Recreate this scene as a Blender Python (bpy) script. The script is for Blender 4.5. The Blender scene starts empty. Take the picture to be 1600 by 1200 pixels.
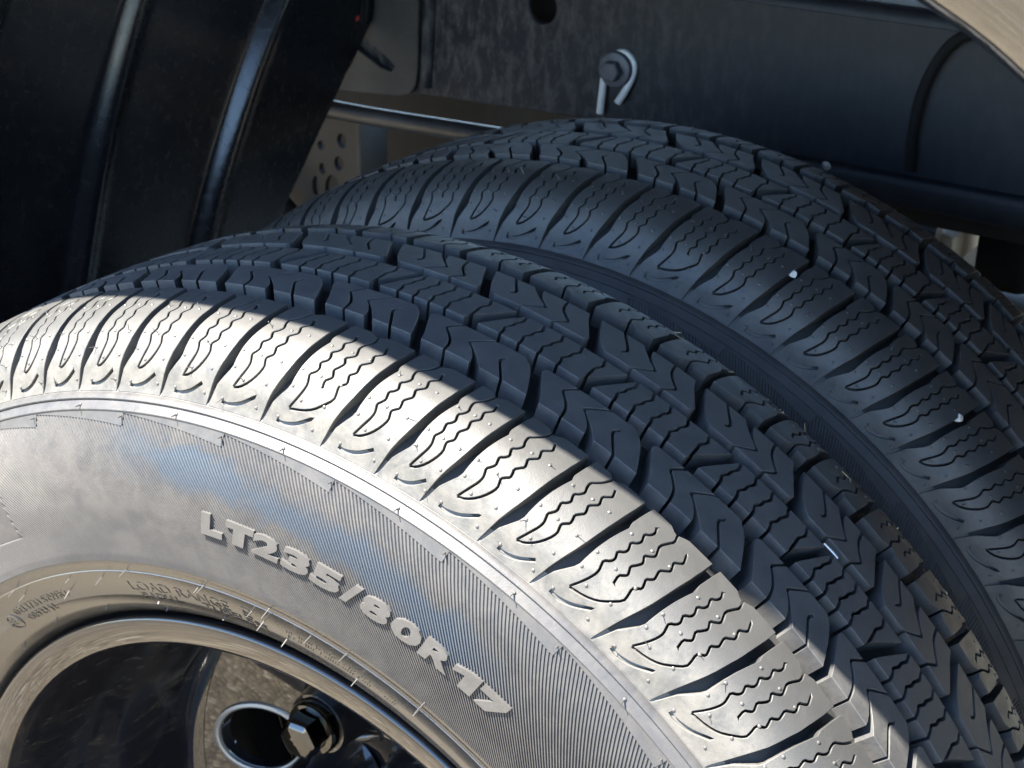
import bpy, math, random
import numpy as np
from mathutils import Vector, Matrix
from mathutils.geometry import delaunay_2d_cdt

random.seed(7)
rng = np.random.default_rng(7)
scene = bpy.context.scene
COL = scene.collection
R = math.radians

# ------------------------------------------------------------------ camera, sky, sun, exposure
cam_d = bpy.data.cameras.new('camera')
cam = bpy.data.objects.new('camera', cam_d)
COL.objects.link(cam)
scene.camera = cam
cam_d.sensor_width = 36.0
cam_d.lens = 36.0 * 2631.2 / 1600.0
cam_d.clip_start = 0.02
cam_d.clip_end = 500.0
_r = Vector((0.8490694, 0.5277226, 0.0242902))
_u = Vector((-0.2347962, 0.3357836, 0.9122062))
_f = Vector((-0.4732356, 0.7802296, -0.4090109))
_m = Matrix((( _r.x, _u.x, -_f.x), (_r.y, _u.y, -_f.y), (_r.z, _u.z, -_f.z)))
cam.matrix_world = Matrix.Translation((0.47136, -0.63637, 0.69663)) @ _m.to_4x4()
cam_d.dof.use_dof = True
cam_d.dof.focus_distance = 0.72
cam_d.dof.aperture_fstop = 30.0

SUN_TRAVEL = Vector((0.31, 0.36, -0.88)).normalized()
world = bpy.data.worlds.new('World')
scene.world = world
world.use_nodes = True
wn = world.node_tree
wn.nodes.clear()
sky = wn.nodes.new('ShaderNodeTexSky')
sky.sky_type = 'NISHITA'
sky.sun_disc = False
sky.sun_elevation = math.asin(-SUN_TRAVEL.z)
sky.sun_rotation = math.atan2(-SUN_TRAVEL.x, -SUN_TRAVEL.y)
sky.air_density = 1.0
sky.dust_density = 0.1
sky.ozone_density = 4.0
bg = wn.nodes.new('ShaderNodeBackground')
bg.inputs['Strength'].default_value = 0.11
wo = wn.nodes.new('ShaderNodeOutputWorld')
wn.links.new(sky.outputs['Color'], bg.inputs['Color'])
wn.links.new(bg.outputs['Background'], wo.inputs['Surface'])

sun_d = bpy.data.lights.new('sun', 'SUN')
sun_d.energy = 5.0
sun_d.angle = R(0.53)
sun_d.color = (1.0, 0.93, 0.82)
sun = bpy.data.objects.new('sun', sun_d)
COL.objects.link(sun)
sun.rotation_euler = SUN_TRAVEL.to_track_quat('-Z', 'Y').to_euler()
sun.location = (-1.5, -1.8, 4.4)

scene.view_settings.view_transform = 'Standard'
scene.view_settings.look = 'None'
scene.view_settings.gamma = 1.0
scene.view_settings.use_curve_mapping = False
scene.view_settings.exposure = 3.4

# ------------------------------------------------------------------ materials
def mat(name, col, rough=0.5, metal=0.0, spec=0.5):
    m = bpy.data.materials.new(name)
    m.use_nodes = True
    b = m.node_tree.nodes['Principled BSDF']
    b.inputs['Base Color'].default_value = (*col, 1)
    b.inputs['Roughness'].default_value = rough
    b.inputs['Metallic'].default_value = metal
    b.inputs['Specular IOR Level'].default_value = spec
    return m, m.node_tree, b

def node(nt, typ, **kw):
    n = nt.nodes.new(typ)
    for k, v in kw.items():
        if k in n.inputs:
            n.inputs[k].default_value = v
        else:
            setattr(n, k, v)
    return n

def ramp(nt, src, stops):
    n = nt.nodes.new('ShaderNodeValToRGB')
    el = n.color_ramp.elements
    while len(el) < len(stops):
        el.new(0.5)
    for e, (p, c) in zip(el, stops):
        e.position = p
        e.color = (*c, 1) if len(c) == 3 else c
    nt.links.new(src, n.inputs['Fac'])
    return n

def g(v):
    return (v, v, v)

def noise(nt, coord, scale, detail=4, rough=0.55, dist=0.0):
    n = nt.nodes.new('ShaderNodeTexNoise')
    n.inputs['Scale'].default_value = scale
    n.inputs['Detail'].default_value = detail
    n.inputs['Roughness'].default_value = rough
    n.inputs['Distortion'].default_value = dist
    nt.links.new(coord, n.inputs['Vector'])
    return n

def bump(nt, b, height, strength, dist):
    n = nt.nodes.new('ShaderNodeBump')
    n.inputs['Strength'].default_value = strength
    n.inputs['Distance'].default_value = dist
    nt.links.new(height, n.inputs['Height'])
    nt.links.new(n.outputs['Normal'], b.inputs['Normal'])
    return n

def mixc(nt, fac, a, c):
    n = nt.nodes.new('ShaderNodeMix')
    n.data_type = 'RGBA'
    for sock, v in ((n.inputs[0], fac), (n.inputs[6], a), (n.inputs[7], c)):
        if isinstance(v, (int, float)):
            sock.default_value = v
        elif isinstance(v, tuple):
            sock.default_value = (*v, 1)
        else:
            nt.links.new(v, sock)
    return n.outputs[2]

def maprange(nt, src, a, b_, c, d):
    n = nt.nodes.new('ShaderNodeMapRange')
    nt.links.new(src, n.inputs[0])
    for i, v in enumerate((a, b_, c, d)):
        n.inputs[1 + i].default_value = v
    return n.outputs[0]

def objco(nt):
    return nt.nodes.new('ShaderNodeTexCoord').outputs['Object']

def rubber(name, base, dust, rough_a, rough_b, radial_dust, bmp=0.22):
    """black rubber, blotchy sheen; dust film lies on the outer shoulder skin between two radii"""
    m, nt, b = mat(name, base, 0.5)
    co = objco(nt)
    n1 = noise(nt, co, 75, 6, 0.66, 0.7)
    n2 = noise(nt, co, 260, 3, 0.6)
    n3 = noise(nt, co, 1900, 2, 0.6)
    n4 = noise(nt, co, 24, 5, 0.7, 1.2)
    n5 = noise(nt, co, 420, 5, 0.75, 0.2)
    av = nt.nodes.new('ShaderNodeMath')
    av.operation = 'MULTIPLY_ADD'
    nt.links.new(n5.outputs['Fac'], av.inputs[0])
    av.inputs[1].default_value = 0.45
    av2 = nt.nodes.new('ShaderNodeMath')
    av2.operation = 'MULTIPLY_ADD'
    nt.links.new(n4.outputs['Fac'], av2.inputs[0])
    av2.inputs[1].default_value = 0.5
    nt.links.new(n1.outputs['Fac'], av2.inputs[2])
    nt.links.new(av2.outputs[0], av.inputs[2])
    blot = ramp(nt, maprange(nt, av.outputs[0], 0.72, 1.22, 0.0, 1.0), [(0.15, g(0)), (0.85, g(1))])
    if radial_dust:
        sep = nt.nodes.new('ShaderNodeSeparateXYZ')
        nt.links.new(co, sep.inputs[0])
        cmb = nt.nodes.new('ShaderNodeCombineXYZ')
        nt.links.new(sep.outputs['X'], cmb.inputs['X'])
        nt.links.new(sep.outputs['Z'], cmb.inputs['Y'])
        ln = nt.nodes.new('ShaderNodeVectorMath')
        ln.operation = 'LENGTH'
        nt.links.new(cmb.outputs[0], ln.inputs[0])
        wob = nt.nodes.new('ShaderNodeMath')
        wob.operation = 'MULTIPLY_ADD'
        nt.links.new(n1.outputs['Fac'], wob.inputs[0])
        wob.inputs[1].default_value = 0.016
        nt.links.new(ln.outputs['Value'], wob.inputs[2])
        msk = maprange(nt, wob.outputs[0], 0.402, 0.3935, 0.0, 1.0)
        f = nt.nodes.new('ShaderNodeMath')
        f.operation = 'MULTIPLY'
        nt.links.new(msk, f.inputs[0])
        k = maprange(nt, blot.outputs[0], 0, 1, 0.25, 1.0)
        nt.links.new(k, f.inputs[1])
        fac = f.outputs[0]
    else:
        k = maprange(nt, blot.outputs[0], 0, 1, 0.0, 0.9)
        fac = k
    c = mixc(nt, fac, base, dust)
    speck = ramp(nt, n3.outputs['Fac'], [(0.67, g(0)), (0.76, g(1))])
    sp = nt.nodes.new('ShaderNodeMath')
    sp.operation = 'MULTIPLY'
    nt.links.new(speck.outputs[0], sp.inputs[0])
    sp.inputs[1].default_value = 0.25
    c2 = mixc(nt, sp.outputs[0], c, (0.12, 0.115, 0.11))
    nt.links.new(c2, b.inputs['Base Color'])
    rg = maprange(nt, n1.outputs['Fac'], 0.3, 0.7, rough_a, rough_b)
    nt.links.new(rg, b.inputs['Roughness'])
    add = nt.nodes.new('ShaderNodeMath')
    add.operation = 'ADD'
    nt.links.new(n2.outputs['Fac'], add.inputs[0])
    nt.links.new(n3.outputs['Fac'], add.inputs[1])
    bump(nt, b, add.outputs[0], bmp, 0.0004)
    return m

def add_sky_sheen(m):
    # smoother upper sidewall patch with blue sky reflection painted into its colour
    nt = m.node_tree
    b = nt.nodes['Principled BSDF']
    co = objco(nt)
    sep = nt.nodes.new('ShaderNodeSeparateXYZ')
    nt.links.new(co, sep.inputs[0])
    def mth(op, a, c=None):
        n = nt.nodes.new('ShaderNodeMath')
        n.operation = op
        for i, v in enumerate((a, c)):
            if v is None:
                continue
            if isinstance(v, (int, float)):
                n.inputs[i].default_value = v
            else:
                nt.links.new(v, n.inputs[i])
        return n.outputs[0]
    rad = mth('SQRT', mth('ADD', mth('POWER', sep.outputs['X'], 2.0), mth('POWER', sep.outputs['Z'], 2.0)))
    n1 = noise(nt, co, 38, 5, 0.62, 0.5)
    # the painted reflection drifts inward along +x
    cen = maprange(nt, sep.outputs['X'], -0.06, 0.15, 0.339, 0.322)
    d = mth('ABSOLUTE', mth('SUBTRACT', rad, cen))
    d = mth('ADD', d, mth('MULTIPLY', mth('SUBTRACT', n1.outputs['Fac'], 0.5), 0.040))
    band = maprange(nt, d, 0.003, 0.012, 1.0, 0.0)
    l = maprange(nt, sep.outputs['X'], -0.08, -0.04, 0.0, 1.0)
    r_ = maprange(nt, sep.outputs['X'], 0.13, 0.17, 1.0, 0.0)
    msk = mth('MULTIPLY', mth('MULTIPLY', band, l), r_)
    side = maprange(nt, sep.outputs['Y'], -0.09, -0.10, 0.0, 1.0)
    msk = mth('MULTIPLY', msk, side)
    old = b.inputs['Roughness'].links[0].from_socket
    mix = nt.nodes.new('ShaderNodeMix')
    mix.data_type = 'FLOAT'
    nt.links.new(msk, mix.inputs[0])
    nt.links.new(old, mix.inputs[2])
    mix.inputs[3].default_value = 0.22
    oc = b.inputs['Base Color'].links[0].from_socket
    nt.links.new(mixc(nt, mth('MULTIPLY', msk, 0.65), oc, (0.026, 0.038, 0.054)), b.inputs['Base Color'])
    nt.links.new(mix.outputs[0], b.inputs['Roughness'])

M_TREAD = rubber('rubber_tread', (0.025, 0.026, 0.028), (0.046, 0.045, 0.043), 0.52, 0.70, False)
M_SHOULDER = rubber('rubber_shoulder', (0.028, 0.028, 0.0275), (0.074, 0.070, 0.062), 0.44, 0.64, True)
M_SIDE = rubber('rubber_sidewall', (0.027, 0.027, 0.028), (0.041, 0.039, 0.037), 0.40, 0.54, False)
add_sky_sheen(M_SIDE)
M_BEAD = rubber('rubber_bead', (0.016, 0.015, 0.014), (0.022, 0.021, 0.019), 0.18, 0.26, False, 0.06)
M_LETTER = rubber('rubber_lettering', (0.032, 0.031, 0.030), (0.042, 0.040, 0.038), 0.5, 0.6, False)
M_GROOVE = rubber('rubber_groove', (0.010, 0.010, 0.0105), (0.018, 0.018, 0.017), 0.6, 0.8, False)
for _m, _s in ((M_TREAD, .4), (M_SHOULDER, .35), (M_SIDE, .32), (M_GROOVE, .3)):
    _m.node_tree.nodes['Principled BSDF'].inputs['Specular IOR Level'].default_value = _s

def gloss_black():
    m, nt, b = mat('gloss_black_paint', (0.006, 0.006, 0.007), 0.05)
    co = objco(nt)
    n = noise(nt, co, 22, 6, 0.7, 0.6)
    n2 = noise(nt, co, 420, 3, 0.7)
    r1 = ramp(nt, n.outputs['Fac'], [(0.50, g(0)), (0.75, g(1))])
    mul = nt.nodes.new('ShaderNodeMath')
    mul.operation = 'MULTIPLY'
    nt.links.new(r1.outputs[0], mul.inputs[0])
    nt.links.new(n2.outputs['Fac'], mul.inputs[1])
    c = mixc(nt, mul.outputs[0], (0.006, 0.006, 0.007), (0.030, 0.025, 0.018))
    nt.links.new(c, b.inputs['Base Color'])
    rg = maprange(nt, mul.outputs[0], 0, 1, 0.03, 0.10)
    nt.links.new(rg, b.inputs['Roughness'])
    return m
M_GLOSS = gloss_black()

def dusty_black():
    m, nt, b = mat('dusty_black_barrel', (0.008, 0.008, 0.009), 0.12)
    co = objco(nt)
    mp = nt.nodes.new('ShaderNodeMapping')
    mp.inputs['Scale'].default_value = (1, 0.25, 1)
    nt.links.new(co, mp.inputs[0])
    n = noise(nt, mp.outputs[0], 120, 7, 0.75, 0.3)
    n2 = noise(nt, co, 700, 3, 0.7)
    r1 = ramp(nt, n.outputs['Fac'], [(0.50, g(0)), (0.80, g(1))])
    c = mixc(nt, r1.outputs[0], (0.005, 0.005, 0.006), (0.022, 0.019, 0.014))
    st = ramp(nt, n2.outputs['Fac'], [(0.70, g(0)), (0.76, g(0.6))])
    c = mixc(nt, st.outputs[0], c, (0.20, 0.19, 0.17))
    nt.links.new(c, b.inputs['Base Color'])
    nt.links.new(maprange(nt, r1.outputs[0], 0, 1, 0.10, 0.55), b.inputs['Roughness'])
    return m
M_BARREL = dusty_black()
M_CHROME, _nt, _b = mat('dark_chrome', (0.06, 0.06, 0.06), 0.05, 1.0)
M_BARE, _nt, _b = mat('bare_aluminium_edge', (0.16, 0.16, 0.16), 0.45, 0.6)

def fender_paint():
    m, nt, b = mat('fender_paint', (0.006, 0.006, 0.006), 0.03)
    b.inputs['Coat Weight'].default_value = 1.0
    b.inputs['Coat Roughness'].default_value = 0.03
    b.inputs['Coat IOR'].default_value = 1.6
    co = objco(nt)
    n = noise(nt, co, 900, 2, 0.5)
    bump(nt, b, n.outputs['Fac'], 0.05, 0.0004)
    return m
M_FENDER = fender_paint()

def liner_plastic():
    m, nt, b = mat('liner_black_paint', (0.005, 0.005, 0.006), 0.3)
    co = objco(nt)
    n = noise(nt, co, 9, 6, 0.65, 0.3)
    n2 = noise(nt, co, 620, 3, 0.7)
    n3 = noise(nt, co, 130, 4, 0.6)
    r1 = ramp(nt, n.outputs['Fac'], [(0.45, g(0)), (0.75, g(1))])
    c = mixc(nt, r1.outputs[0], (0.004, 0.0045, 0.006), (0.009, 0.009, 0.010))
    st = ramp(nt, n2.outputs['Fac'], [(0.74, g(0)), (0.78, g(0.5))])
    c = mixc(nt, st.outputs[0], c, (0.10, 0.095, 0.09))
    nt.links.new(c, b.inputs['Base Color'])
    nt.links.new(maprange(nt, n3.outputs['Fac'], 0.3, 0.7, 0.20, 0.30), b.inputs['Roughness'])
    bump(nt, b, n2.outputs['Fac'], 0.12, 0.0005)
    return m
M_LINER = liner_plastic()

def frame_steel():
    m, nt, b = mat('frame_coated_steel', (0.02, 0.022, 0.026), 0.45)
    co = objco(nt)
    mp = nt.nodes.new('ShaderNodeMapping')
    mp.inputs['Scale'].default_value = (1.0, 1.0, 0.45)
    nt.links.new(co, mp.inputs[0])
    n = noise(nt, mp.outputs[0], 95, 9, 0.74, 0.1)
    n2 = noise(nt, co, 600, 3, 0.7)
    sep = nt.nodes.new('ShaderNodeSeparateXYZ')
    nt.links.new(co, sep.inputs[0])
    dirt = maprange(nt, sep.outputs['X'], -0.02, -0.30, 0.14, 1.0)
    r1 = ramp(nt, n.outputs['Fac'], [(0.46, g(0)), (0.64, g(1))])
    f = nt.nodes.new('ShaderNodeMath')
    f.operation = 'MULTIPLY'
    nt.links.new(r1.outputs[0], f.inputs[0])
    nt.links.new(dirt, f.inputs[1])
    c = mixc(nt, f.outputs[0], (0.0045, 0.006, 0.0095), (0.058, 0.054, 0.049))
    st = ramp(nt, n2.outputs['Fac'], [(0.66, g(0)), (0.78, g(0.35))])
    c = mixc(nt, st.outputs[0], c, (0.06, 0.055, 0.05))
    nt.links.new(c, b.inputs['Base Color'])
    nt.links.new(maprange(nt, f.outputs[0], 0, 1, 0.55, 0.8), b.inputs['Roughness'])
    b.inputs['Specular IOR Level'].default_value = 0.3
    bump(nt, b, n.outputs['Fac'], 0.25, 0.0015)
    return m
M_FRAME = frame_steel()

def dirty(name, a, c_, rough=0.6, scale=45, metal=0.0):
    m, nt, b = mat(name, a, rough, metal)
    co = objco(nt)
    n = noise(nt, co, scale, 6, 0.68, 0.5)
    r1 = ramp(nt, n.outputs['Fac'], [(0.38, g(0)), (0.68, g(1))])
    c = mixc(nt, r1.outputs[0], a, c_)
    nt.links.new(c, b.inputs['Base Color'])
    bump(nt, b, n.outputs['Fac'], 0.2, 0.001)
    return m
M_PLATE = dirty('dusty_plate', (0.016, 0.0152, 0.0135), (0.026, 0.0245, 0.0215), 0.7)
M_DARK = dirty('dark_steel', (0.005, 0.005, 0.005), (0.013, 0.011, 0.009), 0.65)
M_DARK.node_tree.nodes['Principled BSDF'].inputs['Specular IOR Level'].default_value = 0.25
M_BROWN = dirty('brown_dusty_metal', (0.004, 0.0034, 0.0028), (0.013, 0.011, 0.0085), 0.65)
M_HOSE = dirty('black_rubber_hose', (0.003, 0.003, 0.0035), (0.006, 0.006, 0.006), 0.85)
M_HOSE.node_tree.nodes['Principled BSDF'].inputs['Specular IOR Level'].default_value = 0.2
M_ROD = dirty('black_painted_tube', (0.012, 0.013, 0.015), (0.024, 0.023, 0.022), 0.42)
M_BOLT = dirty('grey_zinc_bolt', (0.035, 0.039, 0.048), (0.06, 0.062, 0.07), 0.5, 120)
M_HOOK = dirty('pale_zinc_wire', (0.42, 0.42, 0.40), (0.52, 0.51, 0.48), 0.4, 160)
M_RED = dirty('red_plastic', (0.40, 0.03, 0.03), (0.30, 0.03, 0.03), 0.4)
M_TAN = dirty('tan_dusty_spring_steel', (0.30, 0.25, 0.18), (0.38, 0.33, 0.25), 0.6)
M_PEBBLE = dirty('white_stone', (0.50, 0.48, 0.45), (0.34, 0.32, 0.29), 0.7, 500)
M_GREYSTONE = dirty('grey_stone', (0.16, 0.15, 0.14), (0.24, 0.22, 0.2), 0.7, 500)
M_SCRAP = dirty('white_plastic_scrap', (0.6, 0.62, 0.62), (0.5, 0.52, 0.54), 0.4, 300)
M_STRAW = dirty('dry_straw', (0.42, 0.34, 0.18), (0.32, 0.26, 0.14), 0.7, 300)
M_SPEW, _nt, _b = mat('rubber_vent_hair', (0.045, 0.043, 0.040), 0.35)

def gravel():
    m, nt, b = mat('tan_gravel', (0.36, 0.31, 0.23), 0.9)
    co = objco(nt)
    v = nt.nodes.new('ShaderNodeTexVoronoi')
    v.inputs['Scale'].default_value = 120
    v.inputs['Randomness'].default_value = 1.0
    nt.links.new(co, v.inputs['Vector'])
    v2 = nt.nodes.new('ShaderNodeTexVoronoi')
    v2.feature = 'DISTANCE_TO_EDGE'
    v2.inputs['Scale'].default_value = 120
    nt.links.new(co, v2.inputs['Vector'])
    n = noise(nt, co, 3, 5, 0.6)
    bw = nt.nodes.new('ShaderNodeSeparateColor')
    nt.links.new(v.outputs['Color'], bw.inputs[0])
    c1 = ramp(nt, bw.outputs[0], [(0.0, (0.10, 0.08, 0.052)), (0.45, (0.205, 0.168, 0.112)), (0.8, (0.25, 0.21, 0.145)), (1.0, (0.46, 0.41, 0.33))])
    edge = ramp(nt, v2.outputs['Distance'], [(0.0, g(0.25)), (0.12, g(1))])
    mx = nt.nodes.new('ShaderNodeMix')
    mx.data_type = 'RGBA'
    mx.blend_type = 'MULTIPLY'
    mx.inputs[0].default_value = 1.0
    nt.links.new(c1.outputs[0], mx.inputs[6])
    nt.links.new(edge.outputs[0], mx.inputs[7])
    nt.links.new(mixc(nt, maprange(nt, n.outputs['Fac'], 0.3, 0.7, 0.0, 0.3), mx.outputs[2], (0.23, 0.19, 0.13)), b.inputs['Base Color'])
    bump(nt, b, v2.outputs['Distance'], 0.6, 0.012)
    return m
M_GRAVEL = gravel()

# ------------------------------------------------------------------ object helpers
def tag(o, label=None, cat=None, group=None, kind=None):
    for k, v in (('label', label), ('category', cat), ('group', group), ('kind', kind)):
        if v:
            o[k] = v
    return o

def empty(name, loc=(0, 0, 0)):
    o = bpy.data.objects.new(name, None)
    o.empty_display_size = 0.05
    o.location = loc
    COL.objects.link(o)
    return o

def link(name, me, m, parent=None, sharp=35, loc=None):
    me.materials.append(m)
    if sharp is not None:
        me.polygons.foreach_set('use_smooth', np.ones(len(me.polygons), dtype=bool))
        me.set_sharp_from_angle(angle=R(sharp))
    o = bpy.data.objects.new(name, me)
    COL.objects.link(o)
    if parent is not None:
        o.parent = parent
    if loc is not None:
        o.location = loc
    return o

def mesh(verts, faces):
    me = bpy.data.meshes.new('mesh')
    me.from_pydata([tuple(v) for v in verts], [], [tuple(f) for f in faces])
    me.update()
    return me

def lathe(profile, segs=240, a0=0.0, a1=360.0, close=True):
    """revolve (y, r) points about the wheel axle (local y)"""
    full = abs(a1 - a0 - 360) < 1e-6
    n = segs if full else segs + 1
    th = np.radians(np.linspace(a0, a1, segs, endpoint=False) if full else np.linspace(a0, a1, n))
    prof = np.array(profile)
    V = np.zeros((n, len(prof), 3))
    V[:, :, 0] = np.cos(th)[:, None] * prof[None, :, 1]
    V[:, :, 1] = prof[None, :, 0]
    V[:, :, 2] = np.sin(th)[:, None] * prof[None, :, 1]
    k = len(prof)
    F = []
    for i in range(segs):
        j = (i + 1) % n
        for q in range(k - 1):
            F.append((i * k + q, j * k + q, j * k + q + 1, i * k + q + 1))
    return mesh(V.reshape(-1, 3), F)

def tube_vf(path, rad, n=10, cap=True):
    path = [Vector(p) for p in path]
    V, F = [], []
    up = None
    for i, p in enumerate(path):
        t = (path[min(i + 1, len(path) - 1)] - path[max(i - 1, 0)]).normalized()
        if up is None:
            up = Vector((0, 0, 1)) if abs(t.z) < 0.9 else Vector((1, 0, 0))
        a = t.cross(up).normalized()
        up = a.cross(t).normalized()
        rr = rad[i] if isinstance(rad, (list, tuple)) else rad
        for k in range(n):
            q = 2 * math.pi * k / n
            V.append(p + a * math.cos(q) * rr + up * math.sin(q) * rr)
    for i in range(len(path) - 1):
        for k in range(n):
            F.append((i * n + k, i * n + (k + 1) % n, (i + 1) * n + (k + 1) % n, (i + 1) * n + k))
    if cap:
        F.append(tuple(range(n))[::-1])
        F.append(tuple(range((len(path) - 1) * n, len(path) * n)))
    return V, F

def join_vf(parts):
    V, F = [], []
    for v, f in parts:
        o = len(V)
        V += list(v)
        F += [tuple(i + o for i in q) for q in f]
    return V, F

def smooth_path(pts, n=8):
    pts = [Vector(p) for p in pts]
    out = []
    for i in range(len(pts) - 1):
        p0, p1, p2, p3 = pts[max(i - 1, 0)], pts[i], pts[i + 1], pts[min(i + 2, len(pts) - 1)]
        for k in range(n):
            t = k / n
            out.append(0.5 * ((2 * p1) + (p2 - p0) * t + (2 * p0 - 5 * p1 + 4 * p2 - p3) * t * t + (3 * p1 - p0 - 3 * p2 + p3) * t ** 3))
    out.append(pts[-1])
    return out

def bevel_box(sx, sy, sz, bev=0.003, seg=2):
    import bmesh
    bm = bmesh.new()
    bmesh.ops.create_cube(bm, size=1.0)
    bmesh.ops.scale(bm, vec=(sx, sy, sz), verts=bm.verts)
    bmesh.ops.bevel(bm, geom=list(bm.edges), offset=bev, segments=seg, affect='EDGES', profile=0.5)
    me = bpy.data.meshes.new('mesh')
    bm.to_mesh(me)
    bm.free()
    return me

# ------------------------------------------------------------------ the 2D block cutter: outline minus slits -> raised solid
def in_poly(P, poly):
    x, y = P[:, 0], P[:, 1]
    c = np.zeros(len(P), bool)
    n = len(poly)
    for i in range(n):
        x1, y1 = poly[i]
        x2, y2 = poly[(i + 1) % n]
        if y1 == y2:
            continue
        m = ((y1 > y) != (y2 > y)) & (x < (x2 - x1) * (y - y1) / (y2 - y1) + x1)
        c ^= m
    return c

def seg_dist(P, line):
    d = np.full(len(P), 1e9)
    for a, b in zip(line[:-1], line[1:]):
        ab = b - a
        t = np.clip(((P - a) @ ab) / (ab @ ab + 1e-12), 0, 1)
        d = np.minimum(d, np.linalg.norm(P - (a + t[:, None] * ab), axis=1))
    return d

def chaikin(line, n=1):
    line = np.array(line, float)
    for _ in range(n):
        q = [line[0]]
        for a, b in zip(line[:-1], line[1:]):
            q += [0.75 * a + 0.25 * b, 0.25 * a + 0.75 * b]
        q.append(line[-1])
        line = np.array(q)
    return line

def thick(line, w):
    t = np.gradient(line, axis=0)
    t /= np.linalg.norm(t, axis=1)[:, None] + 1e-12
    nrm = np.stack([-t[:, 1], t[:, 0]], 1)
    return np.concatenate([line + nrm * w / 2, (line - nrm * w / 2)[::-1]])

def densify(poly, step):
    out = []
    n = len(poly)
    for i in range(n):
        a, b = poly[i], poly[(i + 1) % n]
        k = max(1, int(np.ceil(np.linalg.norm(b - a) / step)))
        for j in range(k):
            out.append(a + (b - a) * j / k)
    return np.array(out)

def cut_solid(outer, slits, mapfn, depthfn, step=4.0, bev=0.2, holes=()):
    """outer: polygon in mm; slits: [(line, width)]; mapfn(P2, depth)->3D; depthfn(P2)->mm"""
    outer = densify(np.array(outer, float), step)
    pts = [outer]
    edges = []
    off = 0
    def ring(n):
        nonlocal off
        e = [(off + i, off + (i + 1) % n) for i in range(n)]
        off += n
        return e
    edges += ring(len(outer))
    for line, w in slits:
        q = thick(line, w)
        pts.append(q)
        edges += ring(len(q))
    for h in holes:
        h = np.array(h)
        pts.append(h)
        edges += ring(len(h))
    lo, hi = outer.min(0), outer.max(0)
    gx, gy = np.meshgrid(np.arange(lo[0] + step / 2, hi[0], step), np.arange(lo[1] + step / 2, hi[1], step * 0.8))
    G = np.stack([gx.ravel(), gy.ravel()], 1) + rng.uniform(-0.2, 0.2, (gx.size, 2))
    if len(G):
        ok = in_poly(G, outer) & (seg_dist(G, np.vstack([outer, outer[:1]])) > 0.8)
        for line, w in slits:
            ok &= seg_dist(G, line) > w / 2 + 0.6
        for h in holes:
            ok &= ~in_poly(G, np.array(h)) & (seg_dist(G, np.vstack([h, h[:1]])) > 0.8)
        pts.append(G[ok])
    allp = np.vstack(pts)
    res = delaunay_2d_cdt([Vector(p) for p in allp], edges, [], 0, 1e-5)
    v2 = np.array([tuple(v) for v in res[0]])
    tri = np.array([t for t in res[2] if len(t) == 3], int)
    cen = v2[tri].mean(1)
    keep = in_poly(cen, outer)
    for line, w in slits:
        keep &= seg_dist(cen, line) > w * 0.499
    for h in holes:
        keep &= ~in_poly(cen, np.array(h))
    tri = tri[keep]
    # orient
    a, b, c = v2[tri[:, 0]], v2[tri[:, 1]], v2[tri[:, 2]]
    cr = (b[:, 0] - a[:, 0]) * (c[:, 1] - a[:, 1]) - (b[:, 1] - a[:, 1]) * (c[:, 0] - a[:, 0])
    good = np.abs(cr) > 1e-7
    tri, cr = tri[good], cr[good]
    tri[cr < 0] = tri[cr < 0][:, ::-1]
    ed = {}
    for t in tri:
        for i in range(3):
            e = (t[i], t[(i + 1) % 3])
            ed[e] = ed.get(e, 0) + 1
    bnd = [e for e in ed if (e[1], e[0]) not in ed]
    N = np.zeros_like(v2)
    cnt = np.zeros(len(v2))
    for i, j in bnd:
        t = v2[j] - v2[i]
        l = np.linalg.norm(t) + 1e-9
        nn = np.array([-t[1], t[0]]) / l        # inward for ccw
        for k in (i, j):
            N[k] += nn
            cnt[k] += 1
    isb = cnt > 0
    ln = np.linalg.norm(N, axis=1)
    Nn = np.where(ln[:, None] > 1e-6, N / (ln[:, None] + 1e-9), 0)
    mit = np.where(isb, np.clip(cnt / (ln + 1e-6), 1, 1.6), 0)
    top2 = v2 + Nn * (bev * mit)[:, None]
    used = np.unique(tri)
    remap = -np.ones(len(v2), int)
    remap[used] = np.arange(len(used))
    T = mapfn(top2[used], np.zeros(len(used)))
    bi = np.unique(np.array(bnd).ravel())
    bm_ = -np.ones(len(v2), int)
    bm_[bi] = np.arange(len(bi))
    Mid = mapfn(v2[bi], np.full(len(bi), bev))
    Bot = mapfn(v2[bi], np.maximum(depthfn(v2[bi]), bev + 0.05))
    o1 = len(T)
    o2 = o1 + len(Mid)
    F = [tuple(remap[t]) for t in tri]
    for i, j in bnd:
        F.append((remap[j], remap[i], o1 + bm_[i], o1 + bm_[j]))
        F.append((o1 + bm_[j], o1 + bm_[i], o2 + bm_[i], o2 + bm_[j]))
    return np.vstack([T, Mid, Bot]), F

# ------------------------------------------------------------------ tyre surface
PROF = np.array([(0, .404), (.02, .4038), (.0464, .4027), (.0581, .402), (.070, .4003), (.080, .3970), (.088, .3920),
                 (.0935, .3865), (.0975, .3803), (.0997, .3751), (.1014, .3665), (.1028, .3632)])
_t = np.concatenate([[0], np.cumsum(np.hypot(*np.diff(PROF, axis=0).T))])
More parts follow.
